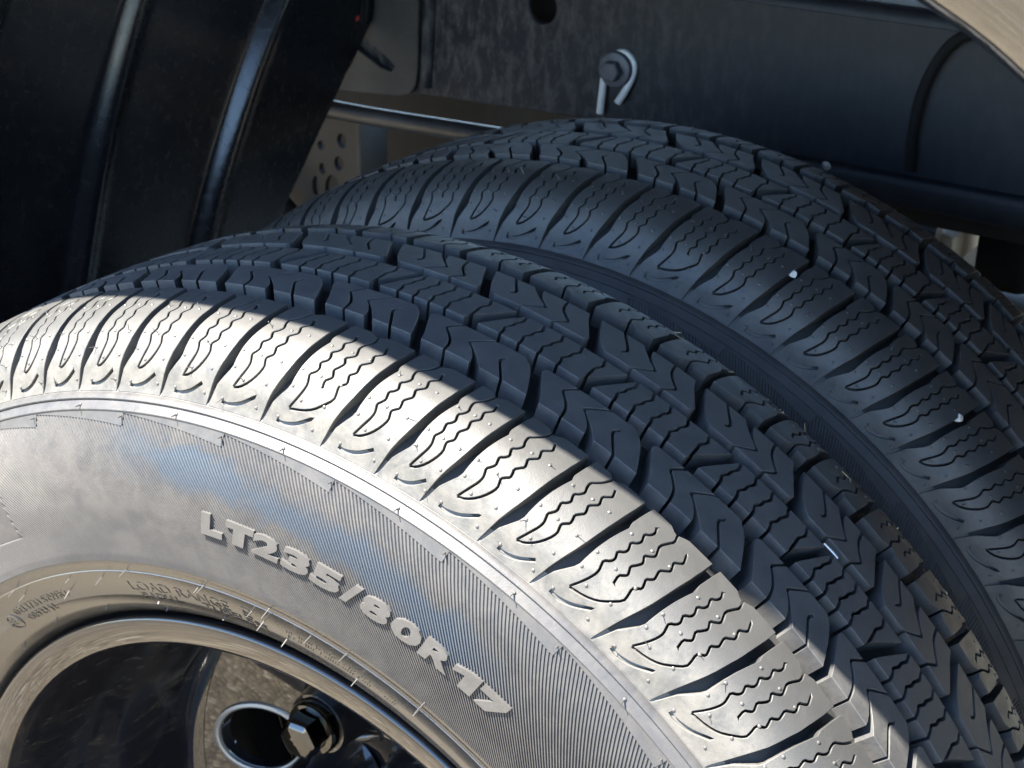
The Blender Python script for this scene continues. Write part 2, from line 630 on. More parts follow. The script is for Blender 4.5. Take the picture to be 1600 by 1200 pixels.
# smooth the profile a little
_tt = np.linspace(0, _t[-1], 240)
_py = np.interp(_tt, _t, PROF[:, 0])
_pr = np.interp(_tt, _t, PROF[:, 1])
_k = np.ones(15) / 15
def _sm(a):
    e = np.concatenate([2 * a[0] - a[7:0:-1], a, 2 * a[-1] - a[-2:-9:-1]])
    return np.convolve(e, _k, 'valid')
_py, _pr = _sm(_py), _sm(_pr)
_py[0] = 0
_ts = np.concatenate([[0], np.cumsum(np.hypot(np.diff(_py), np.diff(_pr)))])
_ny = -np.gradient(_pr, _ts)
_nr = np.gradient(_py, _ts)
_ln = np.hypot(_ny, _nr)
_ny, _nr = _ny / _ln, _nr / _ln
S_END = _ts[-1] * 1e3
DEG = 404 * math.pi / 180       # mm of tread per degree

def surf(P2, depth):
    """P2: (clockwise mm from theta=90 deg, signed profile arc mm)"""
    th = np.radians(90 - P2[:, 0] / DEG)
    s = P2[:, 1] * 1e-3
    sg = np.where(s < 0, -1.0, 1.0)
    a = np.abs(s)
    y = np.interp(a, _ts, _py)
    r = np.interp(a, _ts, _pr)
    y = y - np.interp(a, _ts, _ny) * depth * 1e-3
    r = r - np.interp(a, _ts, _nr) * depth * 1e-3
    return np.stack([r * np.cos(th), sg * y, r * np.sin(th)], 1)

def depth_of(P2):
    s = np.abs(P2[:, 1])
    return np.interp(s, [0, 58, 80, 100, 112, 119, 123], [10.8, 10.8, 9.5, 6.0, 3.0, 1.4, 0.5])

SIDE = np.array([(.3632, .1028), (.3628, .1040), (.3618, .1056), (.3611, .1062), (.3604, .1060), (.3600, .1054), (.3592, .1062), (.3572, .1082),
                 (.3564, .1090), (.3559, .1090), (.3555, .1085), (.3552, .1074), (.352, .1086), (.345, .1119), (.338, .1144), (.33, .1161), (.32, .1171),
                 (.31, .1172), (.30, .1164), (.29, .1153), (.282, .1141), (.2765, .1128), (.2750, .1128), (.2740, .1120), (.2705, .1110), (.2700, .1113), (.2694, .1108),
                 (.262, .1083), (.2545, .1046), (.2538, .1046), (.2530, .1038), (.25, .1018), (.2475, .1003), (.246, .0996), (.2435, .0968), (.2405, .0935), (.2380, .0900), (.2365, .0850), (.232, .0800), (.225, .078)])
def side_y(r):
    return np.interp(r, SIDE[::-1, 0], SIDE[::-1, 1])

def carcass_profile():
    s = np.concatenate([np.linspace(0, 56, 12), np.linspace(58, S_END, 34)])
    P = np.stack([np.zeros_like(s), s], 1)
    d = np.maximum(depth_of(P), 0.35) + 0.05
    d[-1] = 0.15
    a = s * 1e-3
    y = np.interp(a, _ts, _py) - np.interp(a, _ts, _ny) * d * 1e-3
    r = np.interp(a, _ts, _pr) - np.interp(a, _ts, _nr) * d * 1e-3
    return y, r

# ------------------------------------------------------------------ tread templates
YC = -1.2        # the pattern sits 1.2 mm outboard of the centre plane
A_OUT = [(0, -46.4), (-.049, -39.4), (-.105, -33.5), (-.150, -28.5), (-.188, -24.3), (-.180, -22.2), (-.155, -21.0),
         (.385, -21.0), (.352, -23.0), (.243, -31.0), (.254, -32.3), (.284, -33.7), (.33, -36.4), (.380, -40.8), (.405, -44.5), (.409, -46.4)]
B_OUT = [(.498, -46.4), (.462, -43.5), (.4135, -40.1), (.345, -35.8), (.300, -33.4), (.276, -31.6), (.275, -30.6), (.384, -22.6), (.417, -21.0),
         (.630, -21.0), (.648, -21.6), (.704, -24.8), (.752, -28.6), (.79, -32.8), (.835, -38.5), (.872, -43.5), (.893, -46.4)]
Z_SIPE = [(.195, -49.5), (.200, -47.3), (.179, -40.7), (.148, -36.5), (.076, -31.3), (.033, -28.9), (.036, -27.2), (.085, -22.8), (.125, -19.0)]
HOOK = [(.562, -29.7), (.537, -31.6), (.545, -34.0), (.60, -39.0), (.672, -45.5), (.70, -49.0)]
C_OUT = [(.153, -13.9), (.172, -10.4), (.335, 11.5), (1.243, 11.5), (1.232, 10.3), (1.055, -8.8), (1.035, -12.6), (1.033, -13.9)]
ZZ = [(-16.5, .03), (-14.2, -.02), (-9.1, .08), (-6.1, .31), (-4.5, .20), (-1.8, .02), (0.8, .09), (3.0, -.03), (6.2, -.19), (8.4, -.06), (10.6, .09), (13.8, 0.0)]

def cell_fn(cells):
    cells = np.array(cells)
    idx = np.arange(len(cells))
    def f(c):
        k = np.clip(np.floor(c).astype(int), 0, len(cells) - 2)
        th = np.interp(c, idx, cells)
        return (90 - th) * DEG
    return f

def tread_cell(f, k, kind, detail=True):
    """returns (outer, slits) in mm for block 'kind' of cell k"""
    def C(pts):
        pts = np.array(pts, float)
        return np.stack([f(k + pts[:, 0]), pts[:, 1]], 1)
    def Mir(pts):
        pts = np.array(pts, float)
        return np.stack([f(k + 0.60 - pts[:, 0]), 2 * YC - pts[:, 1]], 1)
    sl = []
    if kind == 'A' or kind == 'a':
        T = C if kind == 'A' else Mir
        out = T(A_OUT)
        if detail:
            sl.append((chaikin(T(Z_SIPE)), 1.5))
    elif kind == 'B' or kind == 'b':
        T = C if kind == 'B' else Mir
        out = T(B_OUT)
        if detail:
            sl.append((chaikin(T(HOOK)), 1.5))
    elif kind == 'C':
        out = C(C_OUT)
        if detail:
            for u in (.342, .505, .668, .836, 1.037):
                base = f(np.array([k + u]))[0]
                z = np.array([(base - d * DEG, y) for y, d in ZZ])
                if u == .342:
                    z = z[z[:, 1] < 10.0]
                    z = np.vstack([z, [f(np.array([k + .338]))[0], 12.5]])
                if u > 1:
                    z = z[z[:, 1] > -2.6]
                    z = np.vstack([[(f(np.array([k + 1.050]))[0], -11.0)], [(f(np.array([k + 1.037]))[0], -3.0)], z])
                sl.append((chaikin(z), 1.65))
    return out, sl

S_START = [(.50, 56.6), (.36, 63), (.22, 70.9), (.24, 72.4), (.33, 74.2), (.13, 79), (-.10, 85), (-.28, 91.5), (-.39, 97.8), (-.42, 100.8), (-.58, 103.4), (-1.0, 107.4), (-1.35, 111.5), (-1.80, 118.8)]
S_STOP = [(0, 56.7), (-.12, 65), (-.36, 76), (-.60, 85), (-.83, 92.5), (-1.06, 98), (-1.36, 104), (-1.60, 109), (-2.04, 119.6)]
SIPE2_A = [(2.38, 57.5), (2.36, 60.3), (2.1, 64.5), (1.75, 67.6), (1.52, 69.2), (1.57, 72.4), (1.77, 75.1), (1.55, 77.8), (1.28, 79.2), (1.36, 81.0), (1.51, 82.9), (1.32, 84.8), (1.05, 86.0), (1.12, 88.0), (1.21, 90.0), (1.02, 92.0), (.82, 93.5), (.94, 95.6), (1.02, 97.6), (.95, 100.2), (.77, 102.9), (.18, 110.5)]
SIPE2_B = [(.20, 110.9), (.74, 109.9), (1.43, 106.4), (1.96, 101.7), (2.2, 97.6), (2.08, 95.2), (2.0, 93.4), (2.22, 92.0), (2.45, 90.8), (2.40, 88.8), (2.29, 86.7), (2.5, 85.0), (2.75, 83.2), (2.64, 81.0), (2.52, 79.2), (2.76, 77.4), (3.01, 75.6), (2.9, 73.4), (2.76, 71.3), (3.02, 69.4), (3.26, 67.6), (3.14, 65.4), (3.02, 63.2)]
SIPE3_A = [(1.6, 64.3), (1.80, 67.2), (1.68, 69.9), (1.39, 71.6), (1.48, 73.4), (1.60, 75.2), (1.5, 77.5), (1.16, 79.4), (1.26, 80.9), (1.37, 82.5), (1.33, 84.5), (.96, 86.5), (1.06, 88.0), (1.17, 89.6), (1.07, 91.6), (.70, 93.5), (.80, 95.6), (.92, 98.0), (.86, 101.1), (.58, 105.8), (.14, 111.2)]
SIPE3_B = [(.18, 111.8), (1.27, 110.4), (2.07, 108.1), (2.69, 104.6), (3.3, 100.4), (3.28, 97.6), (3.15, 93.9), (3.36, 92.6), (3.61, 91.2), (3.50, 89.0), (3.36, 87.0), (3.56, 85.8), (3.74, 84.4), (3.66, 82.2), (3.57, 79.9), (3.82, 78.2), (4.09, 76.3), (3.97, 74.2), (3.83, 72.1), (4.06, 70.6), (4.29, 68.8), (4.18, 66.6), (4.06, 64.4)]
SIPE3_M = [(2.80, 57.5), (2.83, 59.7), (3.0, 63.3), (2.76, 66.8), (2.52, 70.8), (2.68, 73.6), (2.83, 76.2), (2.56, 78.2), (2.29, 79.7), (2.44, 81.2), (2.58, 82.8), (2.38, 85.4), (2.15, 87.5), (2.29, 89.3), (2.42, 91.1), (2.22, 92.6), (2.0, 93.8), (2.1, 97.6)]
J_GR = [(-.73, 119.0), (-.35, 119.6), (.1, 119.2), (.65, 118.2), (1.2, 116.6), (2.1, 112.6)]
DIMPLE = [(-.68, 117.2), (.91, 106.2), (-.09, 101.3), (.06, 92.5), (1.6, 92.7), (.81, 76.0), (2.42, 75.4), (3.82, 75.1), (3.28, 92.9), (2.83, 104.9), (2.37, 117.0)]

def shoulder_cell(t0, t1, sgn=-1, detail=True):
    """block between end corners t0 > t1 (degrees)"""
    P = t0 - t1
    three = P > 5.25
    ref = 5.0 if not three else 5.5
    k = P / ref
    if sgn < 0:
        X = lambda d: (90 - (t0 - d)) * DEG
        Y = -1.0
    else:
        # mirrored for the inboard shoulder
        X = lambda d: (90 - (t1 + d)) * DEG
        Y = 1.0
    def T(pts, sc):
        return np.array([(X(d * sc), Y * (s + (0.0 if sgn < 0 else 2 * YC))) for d, s in pts])
    start = [(d + (0.14 if s < 108 else 0.05), s) for d, s in S_START]
    stop = [(P + d, s) for d, s in S_STOP]
    inner = [(P * .99, 56.7), (P * .64, 56.6), (P * .585, 57.6), (P * .50, 59.4), (P * .46, 59.0), (P * .385, 57.0)]
    poly = start + [(-1.92, 121.0), (-1.95, S_END - .3), (P - 2.12, S_END - .3), (P - 2.10, 121.2)] + stop[::-1] + inner
    out = T(poly, 1.0)
    sl = []
    if detail:
        if three:
            for L in (SIPE3_A, SIPE3_B, SIPE3_M):
                sl.append((chaikin(T(L, k)), 1.15))
        else:
            for L in (SIPE2_A, SIPE2_B):
                sl.append((chaikin(T(L, k)), 1.15))
        sl.append((chaikin(T(J_GR, k)), 1.7))
    dim = T(DIMPLE, k) if detail else None
    return out, sl, dim

def extend(lst, lo, hi, choices):
    lst = list(lst)
    r = random.Random(3)
    while lst[0] < hi:
        lst.insert(0, lst[0] + r.choice(choices))
    while lst[-1] > lo:
        lst.append(lst[-1] - r.choice(choices))
    return lst

# ------------------------------------------------------------------ raised lettering
GLYPH = {
    'L': [(0, 1), (0, 0), (1, 0), (1, .30), (.42, .30), (.42, 1)],
    'T': [(0, 1), (0, .70), (.29, .70), (.29, 0), (.71, 0), (.71, .70), (1, .70), (1, 1)],
    '1': [(-.2, .80), (-.2, .52), (.34, .68), (.34, 0), (1, 0), (1, 1), (.50, 1)],
    '7': [(0, 1), (0, .70), (.55, .70), (.10, 0), (.56, 0), (1, .72), (1, 1)],
    '/': [(.0, 0), (.36, 0), (1, 1), (.64, 1)],
}
def text_vf(txt, size, width=None, bold=0.0, extr=0.01):
    if txt in GLYPH and bold > 0.02:
        p = GLYPH[txt]
        n = len(p)
        V = np.array([(x, y, 1) for x, y in p] + [(x, y, 0) for x, y in p], float)
        return V, [tuple(range(n))] + [((i + 1) % n, i, n + i, n + (i + 1) % n) for i in range(n)]
    cu = bpy.data.curves.new('txt', 'FONT')
    cu.body = txt
    cu.size = 1.0
    cu.offset = bold
    cu.extrude = 0.5
    cu.resolution_u = 3
    o = bpy.data.objects.new('txt', cu)
    COL.objects.link(o)
    dg = bpy.context.evaluated_depsgraph_get()
    me = bpy.data.meshes.new_from_object(o.evaluated_get(dg))
    V = np.array([tuple(v.co) for v in me.vertices])
    F = [tuple(p.vertices) for p in me.polygons]
    bpy.data.objects.remove(o)
    bpy.data.curves.remove(cu)
    bpy.data.meshes.remove(me)
    lo, hi = V.min(0), V.max(0)
    V = (V - lo) / (hi - lo)
    return V, F

def sidewall_text(txt, th0, th1, r0, r1, h, bold=0.0, shear=0.0, base=0.0):
    """text from angle th0 (left) to th1, baseline radius r0 to cap radius r1, standing h proud"""
    V, F = text_vf(txt, 1.0, bold=bold)
    u = V[:, 0] + shear * (V[:, 1] - 0.5)
    th = np.radians(th0 + (th1 - th0) * u)
    r = r0 + (r1 - r0) * V[:, 1]
    y = -(side_y(r) + base + np.where(V[:, 2] > 0.5, h, -0.0006))
    P = np.stack([r * np.cos(th), y, r * np.sin(th)], 1)
    return P, F

# ------------------------------------------------------------------ a tyre
def dome_vf(c, n, rad, h):
    n = Vector(n).normalized()
    a = n.orthogonal().normalized()
    b = n.cross(a)
    c = Vector(c)
    V, F = [], []
    for ring, (rr, hh) in enumerate(((1.0, -0.1), (0.92, 0.5), (0.55, 0.9))):
        for k in range(8):
            q = k * math.pi / 4
            V.append(c + (a * math.cos(q) + b * math.sin(q)) * rad * rr + n * h * hh)
    V.append(c + n * h)
    for ring in range(2):
        for k in range(8):
            F.append((ring * 8 + k, ring * 8 + (k + 1) % 8, ring * 8 + 8 + (k + 1) % 8, ring * 8 + 8 + k))
    for k in range(8):
        F.append((16 + k, 16 + (k + 1) % 8, 24))
    return V, F

def hair_vf(c, d, length, rad):
    c = Vector(c)
    d = Vector(d).normalized()
    return tube_vf([c - d * 0.0006, c + d * length * 0.5, c + d * length], [rad, rad * 0.9, rad * 0.6], 6)

def make_tire(parent, cells, tips, far_c, arc, outer_wheel):
    hi_arc = arc[1]
    y, r = carcass_profile()
    sy, sr = SIDE[:, 1], SIDE[:, 0]
    near = [(-a, b) for a, b in zip(sy[::-1], sr[::-1])] + [(-a, b) for a, b in zip(y[::-1], r[::-1])]
    far = [(a, b) for a, b in zip(y[1:], r[1:])] + [(a, b) for a, b in zip(sy, sr)]
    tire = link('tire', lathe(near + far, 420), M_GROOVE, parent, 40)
    me = tire.data
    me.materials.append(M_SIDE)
    me.materials.append(M_BEAD)
    me.materials.append(M_SHOULDER)
    pr = np.array(near + far)
    k = len(pr)
    idx = []
    for i in range(420):
        for q in range(k - 1):
            rr = 0.5 * (pr[q, 1] + pr[q + 1, 1])
            yy = abs(0.5 * (pr[q, 0] + pr[q + 1, 0]))
            if rr < 0.2765:
                idx.append(2)
            elif rr < 0.3634:
                idx.append(1)
            elif yy > 0.0985:
                idx.append(3)
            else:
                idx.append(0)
    me.polygons.foreach_set('material_index', idx)
    cells = extend(cells, hi_arc - 378, hi_arc + 12, [8.0, 8.75, 9.35])
    f = cell_fn(cells)
    lo, hi = arc
    rest = []
    for i in range(1, len(cells) - 2):
        det = lo < cells[i] < hi
        if cells[i] >= hi or cells[i] < hi - 360 + 4.5:
            continue
        for kind in 'ABCab':
            out, sl = tread_cell(f, i, kind, det)
            V, F = cut_solid(out, sl, surf, depth_of, 5.0 if det else 30, 0.22)
            if det:
                nm = 'center_tread_block' if kind == 'C' else 'tread_block'
                link(nm, mesh(V, F), M_TREAD, tire, 30)
            else:
                rest.append((V, F))
    tips_e = extend(tips, hi_arc - 370, hi_arc + 6, [4.5, 4.8, 5.1, 5.4])
    domes = []
    for side in (-1, 1):
        tl = tips_e if side < 0 else sorted([2 * far_c - t for t in tips_e], reverse=True)
        if side > 0:
            tl = extend(tl, hi_arc - 370, hi_arc + 6, [4.5, 4.8, 5.1, 5.4])
        for t0, t1 in zip(tl[:-1], tl[1:]):
            det = lo < 0.5 * (t0 + t1) < hi
            if 0.5 * (t0 + t1) >= hi or 0.5 * (t0 + t1) < hi - 360 + 2.4:
                continue
            out, sl, dim = shoulder_cell(t0, t1, side, det)
            V, F = cut_solid(out, sl, surf, depth_of, 4.0 if det else 20, 0.22)
            if det:
                link('shoulder_block', mesh(V, F), M_SHOULDER, tire, 30)
                if side < 0 or True:
                    p = surf(dim, np.zeros(len(dim)))
                    q = surf(dim, np.full(len(dim), -1.0))
                    for a, b in zip(p, q):
                        domes.append(dome_vf(a, b - a, 0.00085, 0.0006))
                        if random.random() < 0.25 and side < 0:
                            domes.append(hair_vf(a, Vector(b - a) + Vector([random.uniform(-.0006, .0006) for _ in range(3)]), random.uniform(0.002, 0.005), 0.00022))
            else:
                rest.append((V, F))
    V, F = join_vf(rest)
    o = link('tread', mesh(V, F), M_TREAD, tire, 30)
    o['kind'] = 'stuff'
    # serrated sidewall band
    if True:
        n = 1058
        st = 360.0 / n
        rad = np.linspace(0, 1, 18)
        prof = [(0.0, 0.0), (0.30, 0.0), (0.46, 1.0), (0.84, 1.0)]
        V = []
        cols = []
        for i in range(n):
            for u, h in prof:
                cols.append(((i + u) * st, h))
        thc = np.array([c[0] for c in cols])
        hc = np.array([c[1] for c in cols])
        # slanted columns: theta at the outer end is thc
        r_in = 0.2770
        ro = np.full(len(thc), 0.3549)
        # smooth patch for the maker's badge: no ridges there
        nr = len(rad) + 1
        arr = np.zeros((len(cols), nr, 3))
        for j, q in enumerate(rad):
            rr = r_in + (ro - r_in) * q
            d = (rr - 0.352) * 1000
            th = np.radians(thc + 0.115 * d - 0.0009 * d * d * 0.5)
            env = np.clip((rr - r_in) / 0.022, 0, 1)
            env = 0.60 + 0.40 * env
            yv = -(side_y(rr) + 0.00012 + 0.00078 * hc * env)
            arr[:, j] = np.stack([rr * np.cos(th), yv, rr * np.sin(th)], 1)
        th = np.radians(thc)
        arr[:, -1] = arr[:, -2]
        arr[:, -1, 1] = -(side_y(ro) - 0.0006)
        Vv = arr.reshape(-1, 3)
        F = []
        nc = len(cols)
        for i in range(nc):
            j2 = (i + 1) % nc
            for j in range(nr - 1):
                ta = math.degrees(math.atan2(arr[i, j, 2], arr[i, j, 0])) % 360
                ra = math.hypot(arr[i, j, 2], arr[i, j, 0])
                if 117.6 < ta < 148 and .2925 < ra < .3265:
                    continue
                F.append((i * nr + j, i * nr + j + 1, j2 * nr + j + 1, j2 * nr + j))
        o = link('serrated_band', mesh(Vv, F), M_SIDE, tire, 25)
        # saw-edged skin that borders the band, standing proud of it
        m = 3600
        tc = np.arange(m) * 360.0 / m
        rs = 0.3547 - 0.0058 * (((100.8 - tc) / 10.2857) % 1.0)
        a = np.radians(tc)
        lev = lambda rr: np.interp(rr, [.345, .352, .3555, .3559], [.1130, .1097, .1085, .1089])
        rows = []
        for rr, yy in ((np.full(m, .3557), lev(np.full(m, .3557)) - .0002), (np.full(m, .3554), lev(np.full(m, .3554)) + .00005), (rs + .0003, lev(rs + .0003)), (rs, lev(rs) - .0003), (rs, lev(rs) - .0016)):
            rows.append(np.stack([rr * np.cos(a), -yy, rr * np.sin(a)], 1))
        Vv = np.stack(rows, 1).reshape(-1, 3)
        F = [(i * 5 + j, i * 5 + j + 1, ((i + 1) % m) * 5 + j + 1, ((i + 1) % m) * 5 + j) for i in range(m) for j in range(4)]
        link('saw_edge_skin', mesh(Vv, F), M_SIDE, tire, 30)
    if outer_wheel:
        for ch, a0, a1 in (('L', 92.0, 89.6), ('T', 89.3, 86.3), ('2', 86.3, 83.4), ('3', 83.1, 80.2), ('5', 80.0, 76.9), ('/', 76.9, 74.8), ('8', 74.7, 71.8), ('0', 71.5, 68.5), ('R', 68.3, 65.1), ('1', 64.7, 62.6), ('7', 62.4, 59.6)):
            P, F = sidewall_text(ch, a0, a1, 0.3052, 0.3172, 0.0015, bold=0.046, shear=(0.0 if ch == '/' else 0.12), base=0.0006)
            link('raised_letter', mesh(P, F), M_LETTER, tire, 30)
        small = []
        small.append(sidewall_text('LOAD RANGE', 106.2, 91.5, 0.2572, 0.2632, 0.0004))
        small.append(sidewall_text('E', 89.6, 88.4, 0.2580, 0.2640, 0.0004))
        small.append(sidewall_text('RADIAL', 105.2, 99.2, 0.2515, 0.2560, 0.0004))
        small.append(sidewall_text('TUBELESS', 95.8, 86.6, 0.2520, 0.2566, 0.0004))
        small.append(sidewall_text('0213733 S2WR2', 128.6, 117.6, 0.2565, 0.2612, 0.0004, bold=0.01))
        small.append(sidewall_text('0052342', 127.6, 121.6, 0.2505, 0.2550, 0.0004, bold=0.01))
        small.append(sidewall_text('E', 131.0, 130.1, 0.2530, 0.2572, 0.0004, bold=0.01))
        small.append(sidewall_text('4', 129.9, 129.1, 0.2522, 0.2560, 0.0004, bold=0.01))
        ring = []
        for q in range(33):
            a = 2 * math.pi * q / 32
            rr = 0.2548 + 0.0047 * math.sin(a)
            tt = R(130.1 + 1.05 * math.cos(a))
            ring.append((rr * math.cos(tt), -float(side_y(rr)) - 0.0002, rr * math.sin(tt)))
        small.append(tube_vf(ring, 0.00032, 6, False))
        # moulded fine print past the bead notch, worn to dashes
        for i in range(44):
            tt = 83.6 - i * 0.33
            for lo_, hi_ in ((0.2600, 0.2632), (0.2560, 0.2585)):
                if random.random() < 0.2:
                    continue
                a0, a1 = R(tt), R(tt - 0.14)
                q = []
                for aa, rr in ((a0, lo_ + random.uniform(0, .0008)), (a1, hi_ - random.uniform(0, .0008))):
                    q.append((rr * math.cos(aa), -float(side_y(rr)) - 0.0001, rr * math.sin(aa)))
                small.append(tube_vf(q, 0.00028, 5))
        V, F = join_vf(small)
        link('small_lettering', mesh(V, F), M_BEAD, tire, 30)['kind'] = 'stuff'
        marks = []
        hb = [(105.0, 271.3), (94.0, 270.6), (95.0, 268.0), (103.1, 251.2), (85.2, 273.1), (88.0, 264.4), (103.2, 245.0), (93.4, 249.4), (86.7, 260.1), (80.1, 268.6), (75.6, 271.4), (84.0, 253.7), (74.3, 256.4), (66.2, 275.9), (66.1, 278.6), (66.3, 272.9), (125.0, 270.0), (124.3, 265.3), (115.1, 267.0), (109.7, 265.9), (116.8, 259.7), (113.7, 245.4), (124.2, 245.6), (134.2, 242.7)]
        for t, rr in hb:
            rr *= 1e-3
            a = R(t)
            dy = float(side_y(rr + .002) - side_y(rr - .002)) / .004
            marks.append(hair_vf((rr * math.cos(a), -float(side_y(rr)), rr * math.sin(a)), (-dy * math.cos(a), -1, -dy * math.sin(a)), random.uniform(0.0035, 0.0075) if rr > .2535 else .0025, 0.00032))
        for q in range(36):
            t = 100.4 - 10.2857 * q + 0.6
            for dt, rr in ((0, 0.3535), (4.6, 0.3580)):
                a = R(t + dt)
                marks.append(hair_vf((rr * math.cos(a), -float(side_y(rr)), rr * math.sin(a)), (0.1, -1, 0.1), 0.0042, 0.0004))
                marks.append(dome_vf((rr * math.cos(a), -float(side_y(rr)), rr * math.sin(a)), (0, -1, 0.3), 0.0009, 0.0008))
        domes += marks
    V, F = join_vf(domes)
    o = link('vent_stubs', mesh(V, F), M_SPEW, tire, 40)
    o['kind'] = 'stuff'
    return tire

# ------------------------------------------------------------------ ground
gm = mesh([(-40, -40, 0), (40, -40, 0), (40, 40, 0), (-40, 40, 0)], [(0, 1, 2, 3)])
ground = link('ground', gm, M_GRAVEL, None, None, (0, 0, -0.404))
ground['kind'] = 'structure'

# ------------------------------------------------------------------ wheels
CELL_OUT = [105.9, 97.65, 88.78, 80.86, 71.5, 62.78, 54.08, 46.6]
TIPS_OUT = [112.6, 108.4, 104.2, 99.97, 95.45, 90.83, 85.77, 80.30, 75.52, 71.57, 66.57, 61.95, 56.43, 50.86, 45.3]
CELL_IN = [104.8, 95.6, 85.8, 77.5, 68.45, 61.0, 54.0]
TIPS_IN = [109.38, 103.9, 98.6, 93.6, 88.6, 83.9, 78.98, 73.5, 68.6, 64.07, 59.56, 55.3, 51.0, 46.7]
DUAL = 0.2772

wheel = empty('truck_wheel', (0, 0, 0))
tag(wheel, 'outer dual truck wheel, its sunlit tire sidewall reading LT235/80R17', 'wheel', 'dual rear wheels')
make_tire(wheel, CELL_OUT, TIPS_OUT, 66.0, (30, 142), True)
wheel_in = empty('truck_wheel', (0, DUAL, 0))
tag(wheel_in, 'inner dual truck wheel with shaded tread, beside the frame rail', 'wheel', 'dual rear wheels')
make_tire(wheel_in, CELL_IN, TIPS_IN, 66.0, (34, 140), False)

def rim_profile():
    return [(-.0800, .2300), (-.0850, .2335), (-.0880, .2352), (-.0910, .2356), (-.0928, .2350), (-.0938, .2338), (-.0937, .2320), (-.0928, .2280),
            (-.0916, .2240), (-.0906, .2210), (-.0899, .2194), (-.0888, .2182), (-.0868, .2173), (-.0800, .2155), (-.065, .2118), (-.05, .2098), (-.03, .2090), (-.02, .2075), (-.012, .2025),
            (-.004, .2005), (.010, .1995), (.030, .1988), (.042, .1975), (.051, .1950), (.0565, .1915), (.0600, .187)]

